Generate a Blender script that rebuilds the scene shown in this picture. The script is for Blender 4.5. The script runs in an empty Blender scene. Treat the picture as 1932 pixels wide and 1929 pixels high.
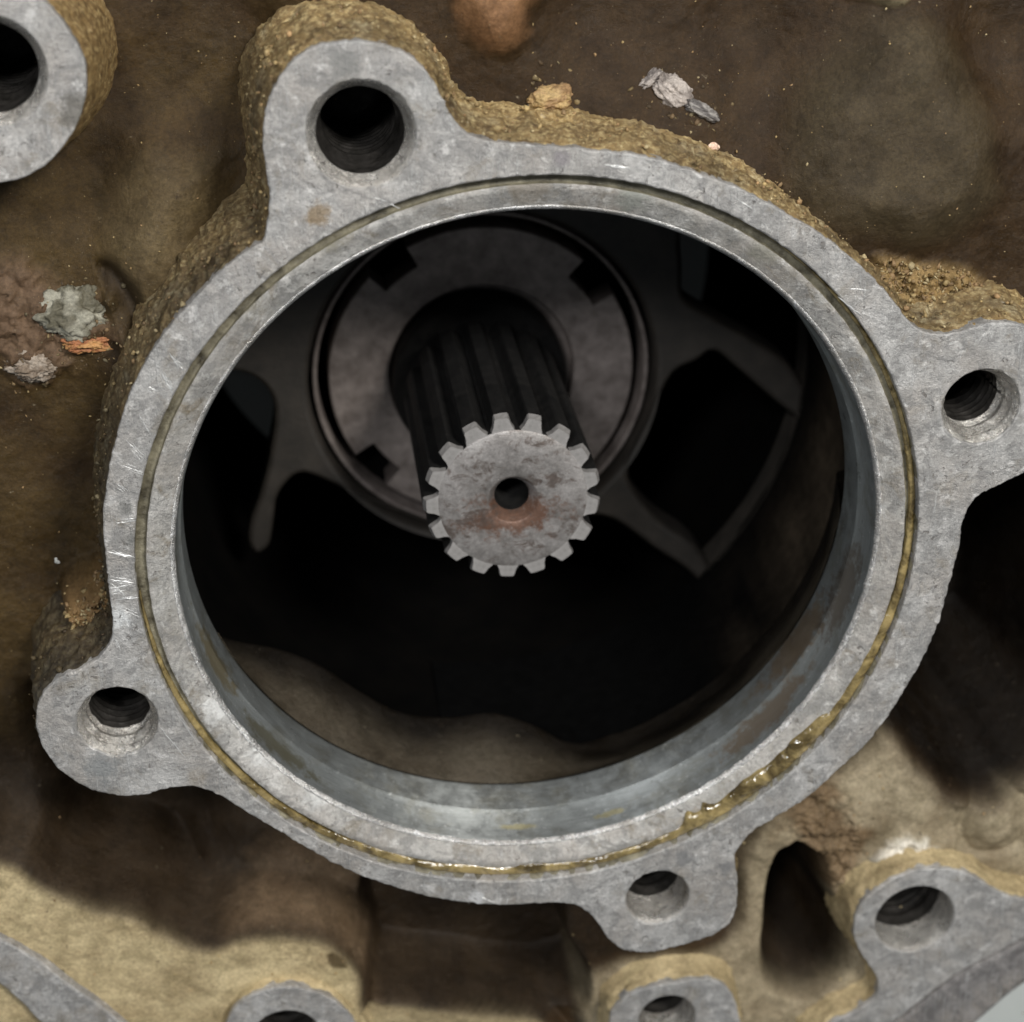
import bpy, math, random
import numpy as np
from mathutils import Matrix, Vector
from mathutils.geometry import delaunay_2d_cdt

SC = bpy.context.scene
COL = SC.collection
SC.unit_settings.system = 'METRIC'
SC.unit_settings.scale_length = 0.005          # one unit is 5 mm
PI = math.pi
rnd = random.Random(7)

# ------------------------------------------------------------------ camera
CAM_DIR = np.array([-0.1216, 0.4925, 1.0]); CAM_DIR /= np.linalg.norm(CAM_DIR)
CAM_DIST = 35.07
CAM_AIM = np.array([-0.4547, 1.0835, 0.0])
HALF = 9.66 / CAM_DIST                          # tangent of half the horizontal field
zc = CAM_DIR
xc = np.cross([0, 1, 0], zc); xc /= np.linalg.norm(xc)
yc = np.cross(zc, xc)
CAM_LOC = CAM_AIM + CAM_DIST * zc
cd = bpy.data.cameras.new('camera')
cam = bpy.data.objects.new('camera', cd)
COL.objects.link(cam)
cam.matrix_world = Matrix(((xc[0], yc[0], zc[0], CAM_LOC[0]), (xc[1], yc[1], zc[1], CAM_LOC[1]),
                           (xc[2], yc[2], zc[2], CAM_LOC[2]), (0, 0, 0, 1)))
cd.sensor_fit = 'HORIZONTAL'; cd.sensor_width = 36
cd.lens = 18 / HALF
cd.clip_start = 0.5; cd.clip_end = 300
cd.dof.use_dof = True; cd.dof.focus_distance = 35.0; cd.dof.aperture_fstop = 0.16
SC.camera = cam

# ------------------------------------------------------------------ world, lamps, exposure
w = bpy.data.worlds.new('World'); SC.world = w
w.use_nodes = True
w.node_tree.nodes['Background'].inputs[0].default_value = (0.85, 0.93, 1.0, 1)
w.node_tree.nodes['Background'].inputs[1].default_value = 0.18


def area(name, loc, target, sx, sy, power, color):
    l = bpy.data.lights.new(name, 'AREA'); l.shape = 'RECTANGLE'
    l.size = sx; l.size_y = sy; l.energy = power; l.color = color
    o = bpy.data.objects.new(name, l); COL.objects.link(o)
    d = Vector(target) - Vector(loc)
    o.matrix_world = Matrix.Translation(loc) @ d.to_track_quat('-Z', 'Y').to_matrix().to_4x4()
    return o


area('workshop_lamp', (31, 53, 70), (0, 0, 0), 21, 16, 92000, (1.0, 0.97, 0.92))
area('workshop_lamp', (-26, 53, 76), (0, 0, 0), 18, 12, 50000, (0.97, 0.98, 1.0))
SC.view_settings.view_transform = 'Standard'
SC.view_settings.look = 'None'
SC.view_settings.exposure = 0.0
SC.view_settings.gamma = 1.0
SC.render.engine = 'CYCLES'
SC.cycles.use_denoising = True
SC.cycles.max_bounces = 6


# ------------------------------------------------------------------ geometry of the picture plane
def up(px, py, z=0.0):
    """Point of the plane at height z met by the sight line of a traced point (1932 px wide frame)."""
    d = xc * ((px - 966) / 966 * HALF) + yc * (-(py - 964.5) / 966 * HALF) - zc
    t = (z - CAM_LOC[2]) / d[2]
    p = CAM_LOC + t * d
    return (p[0], p[1])


def crop(pts, x0, y0, s):
    return [((x0 + a / s) / 1.06, (y0 + b / s) / 1.06) for a, b in pts]


def ups(pts, z):
    return [up(a, b, z) for a, b in pts]


def smooth(pts, step=0.08, closed=True):
    """Catmull-Rom through the points, resampled at equal steps."""
    P = np.array(pts, float); n = len(P); out = []
    rng = range(n) if closed else range(n - 1)
    for i in rng:
        if closed:
            p0, p1, p2, p3 = P[i - 1], P[i], P[(i + 1) % n], P[(i + 2) % n]
        else:
            p0, p1, p2, p3 = P[max(i - 1, 0)], P[i], P[i + 1], P[min(i + 2, n - 1)]
        m = max(2, int(np.linalg.norm(p2 - p1) / (step * 0.5)))
        for k in range(m):
            t = k / m
            out.append(0.5 * ((2 * p1) + (-p0 + p2) * t + (2 * p0 - 5 * p1 + 4 * p2 - p3) * t * t
                              + (-p0 + 3 * p1 - 3 * p2 + p3) * t ** 3))
    if not closed:
        out.append(P[-1])
    Q = np.array(out)
    if closed:
        Q = np.vstack([Q, Q[:1]])
    L = np.concatenate([[0], np.cumsum(np.linalg.norm(np.diff(Q, axis=0), axis=1))])
    m = max(8, int(L[-1] / step))
    s = np.linspace(0, L[-1], m + (1 if closed else 0))
    if closed:
        s = s[:-1]
    return np.stack([np.interp(s, L, Q[:, 0]), np.interp(s, L, Q[:, 1])], 1)


def circle(c, r, n=96):
    a = np.arange(n) / n * 2 * PI
    return np.stack([c[0] + r * np.cos(a), c[1] + r * np.sin(a)], 1)


def normals2(P, closed=True):
    d = np.roll(P, -1, 0) - np.roll(P, 1, 0)
    if not closed:
        d[0] = P[1] - P[0]; d[-1] = P[-1] - P[-2]
    n = np.stack([d[:, 1], -d[:, 0]], 1)
    n /= np.linalg.norm(n, axis=1)[:, None] + 1e-9
    area2 = np.sum(P[:, 0] * np.roll(P[:, 1], -1) - np.roll(P[:, 0], -1) * P[:, 1])
    return n if area2 > 0 else -n


# ------------------------------------------------------------------ noise
def hash3(i, j, k, s):
    h = (i * 374761393 + j * 668265263 + k * 2147483647 + s * 974711) & 0xFFFFFFFF
    h = ((h ^ (h >> 13)) * 1274126177) & 0xFFFFFFFF
    h = ((h ^ (h >> 16)) * 2246822519) & 0xFFFFFFFF
    return ((h ^ (h >> 15)) & 0xFFFFFF) / float(0xFFFFFF)


def vn(x, y, z=0.0, seed=0):
    x = np.asarray(x, float); y = np.asarray(y, float); z = np.zeros_like(x) + z
    i = np.floor(x).astype(np.int64); j = np.floor(y).astype(np.int64); k = np.floor(z).astype(np.int64)
    f, g, h = x - i, y - j, z - k
    f, g, h = [t * t * (3 - 2 * t) for t in (f, g, h)]
    r = 0
    for a in (0, 1):
        for b in (0, 1):
            for c in (0, 1):
                r = r + hash3(i + a, j + b, k + c, seed) * (f if a else 1 - f) * (g if b else 1 - g) * (h if c else 1 - h)
    return r


def fbm(x, y, z=0.0, oct=4, seed=0, rough=0.5):
    s = 0; a = 1.0; t = 0; x = np.asarray(x, float); y = np.asarray(y, float)
    for o in range(oct):
        s = s + a * (vn(x, y, z, seed + o) - 0.5) * 2
        t += a; a *= rough; x = x * 2.03 + 7.1; y = y * 2.03 + 3.3
        z = np.asarray(z, float) * 2.03 + 1.7
    return s / t


def sdf(poly, X, Y):
    """Signed distance to a polygon, positive inside, capped at 4."""
    P = np.asarray(poly, float)
    out = np.full(X.shape, -4.0)
    x0, y0 = P.min(0) - 2.5; x1, y1 = P.max(0) + 2.5
    m = (X > x0) & (X < x1) & (Y > y0) & (Y < y1)
    if not m.any():
        return out
    x, y = X[m], Y[m]
    d2 = np.full(x.shape, 16.0); ins = np.zeros(x.shape, bool)
    Q = np.roll(P, -1, 0)
    for (ax, ay), (bx, by) in zip(P, Q):
        ex, ey = bx - ax, by - ay
        t = np.clip(((x - ax) * ex + (y - ay) * ey) / (ex * ex + ey * ey + 1e-12), 0, 1)
        d2 = np.minimum(d2, (x - ax - t * ex) ** 2 + (y - ay - t * ey) ** 2)
        if ay != by:
            c = ((ay > y) != (by > y)) & (x < (bx - ax) * (y - ay) / (by - ay) + ax)
            ins ^= c
    out[m] = np.where(ins, 1, -1) * np.sqrt(d2)
    return out


def sst(a, b, x):
    t = np.clip((x - a) / (b - a), 0, 1)
    return t * t * (3 - 2 * t)


# ------------------------------------------------------------------ object helpers
def link_mesh(name, verts, faces, mat, parent=None, smooth_=True, tint=None):
    me = bpy.data.meshes.new(name)
    verts = np.asarray(verts, np.float32)
    if isinstance(faces, np.ndarray):
        nf, k = faces.shape
        me.vertices.add(len(verts)); me.vertices.foreach_set('co', verts.ravel())
        me.loops.add(nf * k); me.loops.foreach_set('vertex_index', faces.astype(np.int32).ravel())
        me.polygons.add(nf)
        me.polygons.foreach_set('loop_start', np.arange(0, nf * k, k, dtype=np.int32))
        me.update(calc_edges=True)
    else:
        me.from_pydata(verts.tolist(), [], [list(f) for f in faces])
    if smooth_:
        me.polygons.foreach_set('use_smooth', np.ones(len(me.polygons), bool))
    if tint is not None:
        a = me.attributes.new('tint', 'FLOAT_COLOR', 'POINT')
        c = np.ones((len(verts), 4), np.float32); c[:, :3] = tint
        a.data.foreach_set('color', c.ravel())
    me.materials.append(mat)
    me.update()
    o = bpy.data.objects.new(name, me); COL.objects.link(o)
    if parent is not None:
        o.parent = parent
    return o


def thing(name, label, cat, group=None, loc=(0, 0, 0)):
    o = bpy.data.objects.new(name, None); COL.objects.link(o)
    o.location = loc; o.empty_display_size = 0.5
    tag(o, label, cat, group)
    return o


def tag(o, label, cat, group=None, kind=None):
    if label: o['label'] = label
    if cat: o['category'] = cat
    if group: o['group'] = group
    if kind: o['kind'] = kind
    return o


def grid_faces(nu, nv, closed_u=True):
    """Quads of an (nv rows) x (nu columns) grid, vertex index row*nu+col."""
    cols = np.arange(nu if closed_u else nu - 1)
    rows = np.arange(nv - 1)
    R, C = np.meshgrid(rows, cols, indexing='ij')
    C2 = (C + 1) % nu
    return np.stack([R * nu + C, R * nu + C2, (R + 1) * nu + C2, (R + 1) * nu + C], -1).reshape(-1, 4)


def lathe(name, prof, c, mat, parent=None, n=128, warp=None, smooth_=True):
    a = np.arange(n) / n * 2 * PI
    V = []
    for r, z in prof:
        V.append(np.stack([c[0] + r * np.cos(a), c[1] + r * np.sin(a), np.full(n, float(z))], 1))
    V = np.vstack(V)
    if warp is not None:
        V = warp(V, np.tile(a, len(prof)))
    F = grid_faces(n, len(prof))
    return link_mesh(name, V, F, mat, parent, smooth_)


def slab(name, outer, holes, z, thick, bev, mat, parent=None, chip=0.0, grid=0.35):
    """A plate with rounded top edges: rings step in from every outline, then the face is filled."""
    loops = [np.asarray(outer, float)] + [np.asarray(h, float) for h in holes]
    verts, faces, inner = [], [], []
    for li, P in enumerate(loops):
        n2 = normals2(P); s = -1.0 if li == 0 else 1.0
        ks = [(0, -thick), (0, -bev), (bev * 0.3, -bev * 0.3), (bev, 0)]
        base = len(verts)
        n = len(P)
        for off, dz in ks:
            Q = P + n2 * s * off
            if chip and dz > -thick * 0.9:
                j = fbm(P[:, 0] * 11, P[:, 1] * 11, 0, 3, 11, 0.7) * chip
                Q = Q + n2 * (s * (j[:, None] * (0.4 + off / bev)))
            for q in Q:
                verts.append((q[0], q[1], z + dz))
        ccw = np.sum(P[:, 0] * np.roll(P[:, 1], -1) - np.roll(P[:, 0], -1) * P[:, 1]) > 0
        for r in range(len(ks) - 1):
            for i in range(n):
                f = (base + r * n + i, base + r * n + (i + 1) % n, base + (r + 1) * n + (i + 1) % n, base + (r + 1) * n + i)
                faces.append(f if ccw == (li == 0) else f[::-1])
        inner.append(range(base + (len(ks) - 1) * n, base + len(ks) * n))
    # fill the face, with some interior points so that the triangles stay even
    pts = [Vector(verts[i][:2]) for r in inner for i in r]
    idx = [i for r in inner for i in r]
    edges = []; k = 0
    for r in inner:
        m = len(r)
        edges += [(k + i, k + (i + 1) % m) for i in range(m)]; k += m
    o_, e_, f_, ov, oe, of = delaunay_2d_cdt(pts, edges, [], 0, 1e-5)
    vmap = {}
    for i, p in enumerate(o_):
        if ov[i]:
            vmap[i] = idx[ov[i][0]]
        else:
            vmap[i] = len(verts); verts.append((p[0], p[1], z))
    cen = np.array([[sum(o_[a][0] for a in f) / 3, sum(o_[a][1] for a in f) / 3] for f in f_])
    ok = sdf([verts[i][:2] for i in inner[0]], cen[:, 0], cen[:, 1]) > 0
    for r in inner[1:]:
        ok &= sdf([verts[i][:2] for i in r], cen[:, 0], cen[:, 1]) < 0
    for f, g in zip(f_, ok):
        if g:
            a, b, c = [vmap[i] for i in f]
            p, q, s_ = verts[a], verts[b], verts[c]
            cr = (q[0] - p[0]) * (s_[1] - p[1]) - (q[1] - p[1]) * (s_[0] - p[0])
            faces.append((a, b, c) if cr > 0 else (a, c, b))
    o = link_mesh(name, verts, faces, mat, parent, True)
    # smooth the rounded edge only
    me = o.data
    fl = [abs(p.normal.z) < 0.99 for p in me.polygons]
    me.polygons.foreach_set('use_smooth', fl)
    return o


# ------------------------------------------------------------------ materials
def nodes(name):
    m = bpy.data.materials.new(name); m.use_nodes = True
    nt = m.node_tree; b = nt.nodes['Principled BSDF']
    return m, nt, b


class NT:
    def __init__(s, nt):
        s.nt = nt
        s.co = s.new('ShaderNodeTexCoord').outputs['Object']

    def new(s, t, **k):
        n = s.nt.nodes.new(t)
        for a, v in k.items():
            setattr(n, a, v)
        return n

    def put(s, sock, v):
        if v is None: return
        if hasattr(v, 'is_output') or isinstance(v, bpy.types.NodeSocket):
            s.nt.links.new(v, sock)
        else:
            sock.default_value = v

    def noise(s, scale, detail=4, rough=0.55, co=None, dist=0.0, stretch=None):
        n = s.new('ShaderNodeTexNoise')
        c = co or s.co
        if stretch:
            mp = s.new('ShaderNodeMapping'); s.put(mp.inputs['Vector'], c)
            mp.inputs['Scale'].default_value = stretch[:3]
            if len(stretch) > 3: mp.inputs['Rotation'].default_value = (0, 0, stretch[3])
            c = mp.outputs[0]
        s.put(n.inputs['Vector'], c)
        n.inputs['Scale'].default_value = scale; n.inputs['Detail'].default_value = detail
        n.inputs['Roughness'].default_value = rough; n.inputs['Distortion'].default_value = dist
        return n.outputs['Fac']

    def voro(s, scale, feature='F1', out='Distance', co=None):
        n = s.new('ShaderNodeTexVoronoi', feature=feature)
        s.put(n.inputs['Vector'], co or s.co); n.inputs['Scale'].default_value = scale
        return n.outputs[out]

    def ramp(s, v, *st):
        n = s.new('ShaderNodeValToRGB'); s.put(n.inputs[0], v)
        e = n.color_ramp.elements
        while len(e) < len(st): e.new(0.5)
        for k, (p, c) in enumerate(st):
            e[k].position = p
            e[k].color = (c, c, c, 1) if isinstance(c, (int, float)) else (*c, 1)
        return n.outputs[0]

    def mix(s, f, a, b, mode='MIX'):
        n = s.new('ShaderNodeMix', data_type='RGBA', blend_type=mode)
        s.put(n.inputs[0], f)
        for k, v in ((6, a), (7, b)):
            if isinstance(v, (tuple, list)) and len(v) == 3: v = (*v, 1)
            s.put(n.inputs[k], v)
        return n.outputs[2]

    def math(s, op, a, b=None):
        n = s.new('ShaderNodeMath', operation=op); s.put(n.inputs[0], a); s.put(n.inputs[1], b)
        return n.outputs[0]

    def bump(s, h, st, dist, prev=None):
        n = s.new('ShaderNodeBump'); s.put(n.inputs['Height'], h)
        n.inputs['Strength'].default_value = st; n.inputs['Distance'].default_value = dist
        s.put(n.inputs['Normal'], prev)
        return n.outputs[0]


def mat_machined(name, base=(0.40, 0.39, 0.385), dark=(0.25, 0.24, 0.235), metal=0.45, rough=0.42, stain=0.5,
                 scratch=0.8, stain_col=(0.20, 0.16, 0.10), spots=()):
    m, nt, b = nodes(name); N = NT(nt)
    big = N.noise(0.55, 5, 0.6)
    mid = N.noise(3.2, 6, 0.65)
    c = N.mix(N.ramp(mid, (0.36, 0), (0.62, 1)), dark, base)
    c = N.mix(N.ramp(big, (0.4, 0), (0.62, 0.75)), c, tuple(min(1, v * 1.3) for v in base))
    c = N.mix(N.ramp(N.noise(4.5, 8, 0.75, dist=1.0), (0.50, 0), (0.66, 0.75)), c, tuple(v * 0.62 for v in base))
    c = N.mix(N.ramp(N.noise(6, 6, 0.75, dist=0.5), (0.60, 0), (0.70, 0.8)), c, (0.66, 0.65, 0.63))
    c = N.mix(N.ramp(N.noise(0.8, 4, 0.6), (0.42, 0), (0.6, 0.5)), c, (0.33, 0.295, 0.26))
    c = N.mix(N.ramp(N.noise(1.9, 6, 0.7, dist=0.8), (0.48, 0), (0.58, 0.7)), c, tuple(v * 0.55 for v in base))
    c = N.mix(N.ramp(N.noise(2.6, 7, 0.75, dist=0.4, stretch=(1, 1, 1, 1.3)), (0.55, 0), (0.63, 0.7)), c, tuple(min(1, v * 1.45) for v in base))
    c = N.mix(N.math('MULTIPLY', N.ramp(N.noise(1.3, 7, 0.7, dist=0.6), (0.55, 0), (0.72, 1)), stain), c, stain_col)
    # scratches running two ways
    s1 = N.ramp(N.noise(9, 4, 0.7, stretch=(1, 0.09, 1, 0.9)), (0.57, 0), (0.68, 1))
    s2 = N.ramp(N.noise(11, 4, 0.7, stretch=(1, 0.08, 1, -0.75)), (0.58, 0), (0.70, 1))
    s3 = N.ramp(N.noise(12, 4, 0.7, stretch=(1, 0.12, 1, 0.15)), (0.58, 0), (0.70, 1))
    where = N.ramp(N.noise(0.9, 4, 0.6), (0.38, 0.15), (0.62, 1))
    sc = N.math('MULTIPLY', N.math('MULTIPLY', N.math('MAXIMUM', N.math('MAXIMUM', s1, s2), s3), where), scratch * 0.6)
    c = N.mix(sc, c, (0.62, 0.62, 0.61))
    gr = N.ramp(N.noise(14, 6, 0.8), (0.35, 0.84), (0.66, 1.18))
    c = N.mix(1.0, c, gr, 'MULTIPLY')
    # pits and dark nicks
    pit = N.ramp(N.noise(8, 3, 0.6, dist=0.8), (0.34, 1), (0.39, 0))
    pm = N.math('MULTIPLY', pit, N.ramp(N.noise(1.1, 4, 0.6), (0.50, 0), (0.60, 0.7)))
    for (qx, qy, qr, qc) in spots:
        mp = N.new('ShaderNodeMapping'); nt.links.new(N.co, mp.inputs[0]); mp.inputs['Location'].default_value = (-qx, -qy, 0)
        mp.inputs['Scale'].default_value = (1, 1, 0)
        ln = N.new('ShaderNodeVectorMath', operation='LENGTH'); nt.links.new(mp.outputs[0], ln.inputs[0])
        dd = N.math('ADD', ln.outputs['Value'], N.math('MULTIPLY', N.math('SUBTRACT', N.noise(5, 5, 0.7), 0.5), qr * 2.4))
        c = N.mix(N.ramp(N.math('DIVIDE', dd, qr * 2), (0.25, 0.75), (0.55, 0)), c, qc)
    c = N.mix(pm, c, (0.16, 0.145, 0.13))
    nt.links.new(c, b.inputs['Base Color'])
    b.inputs['Metallic'].default_value = metal
    r = N.ramp(N.noise(5, 5, 0.7), (0.3, rough - 0.12), (0.75, rough + 0.15))
    nt.links.new(r, b.inputs['Roughness'])
    n1 = N.bump(N.noise(15, 7, 0.8), 0.85, 0.035)
    n2 = N.bump(N.noise(4.5, 6, 0.7), 0.6, 0.06, n1)
    n3 = N.bump(N.math('SUBTRACT', sc, pm), 0.8, 0.03, n2)
    nt.links.new(n3, b.inputs['Normal'])
    return m


def mat_turned(name, base, dark, metal, rough, stain_col, stain=0.6, spots=()):
    """Turned bore wall: fine rings around the axis."""
    m, nt, b = nodes(name); N = NT(nt)
    rings = N.noise(7, 4, 0.7, stretch=(0.25, 0.25, 9))
    c = N.mix(N.ramp(rings, (0.3, 0), (0.7, 1)), dark, base)
    c = N.mix(N.math('MULTIPLY', N.ramp(N.noise(1.1, 6, 0.7, dist=0.4), (0.5, 0), (0.68, 1)), stain), c, stain_col)
    c = N.mix(N.ramp(N.noise(11, 3, 0.6), (0.66, 0), (0.72, 0.8)), c, (0.55, 0.56, 0.55))
    for (dg, qz, sx, sz, qc) in spots:           # patches of old varnish and rust on the wall
        qx, qy = 6.75 * math.cos(math.radians(dg)), 6.75 * math.sin(math.radians(dg))
        mp = N.new('ShaderNodeMapping', vector_type='TEXTURE'); nt.links.new(N.co, mp.inputs[0]); mp.inputs['Location'].default_value = (qx, qy, qz)
        mp.inputs['Scale'].default_value = (sx, sx, sz)
        ln = N.new('ShaderNodeVectorMath', operation='LENGTH'); nt.links.new(mp.outputs[0], ln.inputs[0])
        dd = N.math('ADD', ln.outputs['Value'], N.math('MULTIPLY', N.math('SUBTRACT', N.noise(3.5, 6, 0.75), 0.5), 2.6))
        c = N.mix(N.ramp(dd, (0.55, 0.8), (0.95, 0)), c, qc)
    nt.links.new(c, b.inputs['Base Color'])
    b.inputs['Metallic'].default_value = metal
    nt.links.new(N.ramp(N.noise(2.5, 6, 0.7), (0.3, rough - 0.1), (0.7, rough + 0.2)), b.inputs['Roughness'])
    tg = N.new('ShaderNodeTangent', direction_type='RADIAL', axis='Z'); nt.links.new(tg.outputs[0], b.inputs['Tangent'])
    b.inputs['Anisotropic'].default_value = 0.95; b.inputs['Anisotropic Rotation'].default_value = 0.25
    n1 = N.bump(rings, 0.2, 0.02)
    n2 = N.bump(N.noise(9, 5, 0.7), 0.3, 0.02, n1)
    nt.links.new(n2, b.inputs['Normal'])
    return m


def mat_cast(name):
    """Cast surface; the tint attribute carries deposits, bare patches and painted shade of the casting."""
    m, nt, b = nodes(name); N = NT(nt)
    at = N.new('ShaderNodeAttribute', attribute_name='tint').outputs['Color']
    big = N.noise(0.9, 6, 0.65, dist=0.3)
    c = N.mix(N.ramp(big, (0.3, 0), (0.72, 1)), (0.68, 0.62, 0.55), (1.28, 1.25, 1.2))
    c = N.mix(1.0, at, c, 'MULTIPLY')
    g = N.ramp(N.noise(16, 5, 0.75), (0.3, 0.62), (0.72, 1.35))
    c = N.mix(1.0, c, g, 'MULTIPLY')
    fl = N.ramp(N.noise(7.5, 4, 0.6), (0.70, 0), (0.76, 0.55))
    c = N.mix(N.ramp(N.noise(2.0, 5, 0.7, dist=0.5), (0.48, 0), (0.6, 0.6)), c, N.mix(1.0, c, (0.62, 0.62, 0.58), 'MULTIPLY'))
    c = N.mix(fl, c, (0.30, 0.25, 0.17))
    dk = N.ramp(N.noise(5.5, 5, 0.6, dist=0.5), (0.27, 0.75), (0.36, 0))
    c = N.mix(dk, c, (0.035, 0.024, 0.013))
    nt.links.new(c, b.inputs['Base Color'])
    c = N.mix(N.ramp(N.noise(3.2, 8, 0.75, dist=0.6), (0.50, 0), (0.70, 0.4)), c, N.mix(1.0, c, (0.5, 0.48, 0.46), 'MULTIPLY'))
    c = N.mix(N.ramp(N.noise(22, 3, 0.6), (0.70, 0), (0.76, 0.5)), c, (0.34, 0.30, 0.22))
    nt.links.new(c, b.inputs['Base Color'])
    nt.links.new(N.ramp(N.noise(1.7, 5, 0.7), (0.35, 0.30), (0.65, 0.60)), b.inputs['Roughness'])
    b.inputs['Specular IOR Level'].default_value = 0.22
    n1 = N.bump(N.noise(30, 6, 0.8), 0.65, 0.035)
    n2 = N.bump(N.noise(5, 6, 0.65), 0.4, 0.07, n1)
    nt.links.new(n2, b.inputs['Normal'])
    return m


def mat_crust(name, light=(0.60, 0.47, 0.25), mid=(0.34, 0.23, 0.10), dark=(0.12, 0.075, 0.032)):
    m, nt, b = nodes(name); N = NT(nt)
    v = N.voro(7.5)
    n = N.noise(4.5, 7, 0.72, dist=0.5)
    c = N.mix(N.ramp(n, (0.34, 0), (0.6, 1)), dark, mid)
    c = N.mix(N.ramp(N.noise(9, 5, 0.7), (0.48, 0), (0.68, 1)), c, light)
    c = N.mix(N.ramp(v, (0.1, 0.35), (0.5, 0)), c, dark)
    c = N.mix(N.ramp(N.noise(6.0, 3, 0.5), (0.69, 0), (0.76, 0.8)), c, (0.62, 0.50, 0.34))
    at = N.new('ShaderNodeAttribute', attribute_name='tint').outputs['Color']
    c = N.mix(1.0, c, at, 'MULTIPLY')
    nt.links.new(c, b.inputs['Base Color'])
    b.inputs['Roughness'].default_value = 0.48
    n1 = N.bump(N.noise(24, 6, 0.8), 0.9, 0.05)
    n2 = N.bump(N.voro(6), 0.25, 0.06, n1)
    nt.links.new(n2, b.inputs['Normal'])
    return m


def mat_tint(name, rough=0.6, bump=0.5, scale=20, spec=0.4):
    m, nt, b = nodes(name); N = NT(nt)
    at = N.new('ShaderNodeAttribute', attribute_name='tint').outputs['Color']
    c = N.mix(1.0, at, N.ramp(N.noise(scale, 4, 0.7), (0.3, 0.6), (0.7, 1.3)), 'MULTIPLY')
    nt.links.new(c, b.inputs['Base Color'])
    b.inputs['Roughness'].default_value = rough
    b.inputs['Specular IOR Level'].default_value = spec
    nt.links.new(N.bump(N.noise(scale * 1.5, 5, 0.7), bump, 0.04), b.inputs['Normal'])
    return m


def mat_simple(name, a, bcol, rough, metal=0.0, scale=4, bump=0.3, spec=0.5):
    m, nt, b = nodes(name); N = NT(nt)
    c = N.mix(N.ramp(N.noise(scale, 6, 0.65, dist=0.3), (0.3, 0), (0.7, 1)), a, bcol)
    nt.links.new(c, b.inputs['Base Color'])
    b.inputs['Roughness'].default_value = rough; b.inputs['Metallic'].default_value = metal
    b.inputs['Specular IOR Level'].default_value = spec
    nt.links.new(N.bump(N.noise(scale * 5, 5, 0.7), bump, 0.03), b.inputs['Normal'])
    return m


_sp = [(*up(222, 1165), 0.28, (0.78, 0.79, 0.78)), (*up(600, 1640), 0.3, (0.52, 0.53, 0.52)), (*up(900, 1695), 0.2, (0.7, 0.7, 0.7)), (*up(1600, 1470), 0.3, (0.5, 0.5, 0.49)), (*up(600, 405), 0.24, (0.25, 0.17, 0.08)), (*up(650, 120), 0.3, (0.22, 0.22, 0.21)), (*up(1060, 300), 0.16, (0.27, 0.25, 0.26)),
       (*up(235, 960), 0.14, (0.17, 0.17, 0.16)), (*up(250, 1020), 0.18, (0.19, 0.19, 0.18)), (*up(1290, 1620), 0.2, (0.24, 0.24, 0.24)),
       (*up(140, 220), 0.35, (0.13, 0.12, 0.10)), (*up(1370, 1640), 0.2, (0.22, 0.22, 0.22)), (*up(1850, 900), 0.14, (0.26, 0.25, 0.24)),
       (*up(190, 1450), 0.35, (0.26, 0.27, 0.27))]
M_face = mat_machined('machined_aluminium', base=(0.45, 0.44, 0.425), dark=(0.27, 0.262, 0.25), stain=0.55, spots=_sp)
M_ledge = mat_machined('machined_aluminium_ledge', base=(0.42, 0.41, 0.39), dark=(0.24, 0.225, 0.195), metal=0.35,
                       rough=0.4, stain=0.9, scratch=0.3, stain_col=(0.17, 0.135, 0.085),
                       spots=[(*up(420, 1350), 0.42, (0.75, 0.75, 0.73)), (*up(500, 1440), 0.35, (0.72, 0.72, 0.70)), (*up(600, 1520), 0.3, (0.66, 0.66, 0.64)),
                              (*up(1000, 360), 0.5, (0.27, 0.24, 0.20)), (*up(620, 440), 0.5, (0.22, 0.20, 0.15)), (*up(780, 375), 0.4, (0.26, 0.24, 0.21)),
                              (*up(450, 570), 0.45, (0.26, 0.24, 0.19)), (*up(1200, 380), 0.35, (0.25, 0.26, 0.23)), (*up(1450, 480), 0.35, (0.25, 0.24, 0.20))])
M_polish = mat_machined('polished_edge', base=(0.72, 0.71, 0.69), dark=(0.45, 0.44, 0.42), metal=0.7, rough=0.28, stain=0.5, scratch=0.3)
M_bore = mat_turned('turned_bore', (0.31, 0.325, 0.32), (0.16, 0.17, 0.165), 0.6, 0.34, (0.13, 0.12, 0.085),
                    spots=[(-30, -1.9, 1.5, 0.6, (0.20, 0.145, 0.09)), (-42, -1.0, 1.6, 0.45, (0.17, 0.13, 0.09)), (-15, -1.2, 1.3, 0.6, (0.12, 0.10, 0.08)),
                           (-92, -0.85, 0.5, 0.12, (0.30, 0.27, 0.15)), (-75, -0.8, 0.5, 0.12, (0.30, 0.27, 0.15)), (-140, -0.9, 1.4, 0.4, (0.12, 0.11, 0.07)),
                           (-158, -1.3, 1.1, 0.5, (0.15, 0.12, 0.06))])
M_thread = mat_machined('threaded_aluminium', base=(0.62, 0.60, 0.56), dark=(0.34, 0.31, 0.27), metal=0.7, rough=0.3,
                        stain=0.5, scratch=0.0)
M_thread_dark = mat_simple('shaded_deep_thread', (0.015, 0.014, 0.012), (0.06, 0.055, 0.05), 0.35, 0.5, 4, 0.3, 0.4)  # darker copy of the thread metal, hole shade put into its colour
M_cast = mat_cast('stained_casting')
M_crust = mat_crust('sandy_dirt_crust')
M_grain = mat_tint('dirt_grain', 0.6)
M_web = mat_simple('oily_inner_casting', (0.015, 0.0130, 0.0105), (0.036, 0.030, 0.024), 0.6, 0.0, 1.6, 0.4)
M_nut = mat_simple('lock_ring_steel', (0.12, 0.098, 0.087), (0.28, 0.24, 0.22), 0.42, 0.35, 2.5, 0.2)
M_black = mat_simple('black_oily_steel', (0.006, 0.006, 0.006), (0.016, 0.015, 0.014), 0.55, 0.0, 3, 0.3, 0.25)
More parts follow.
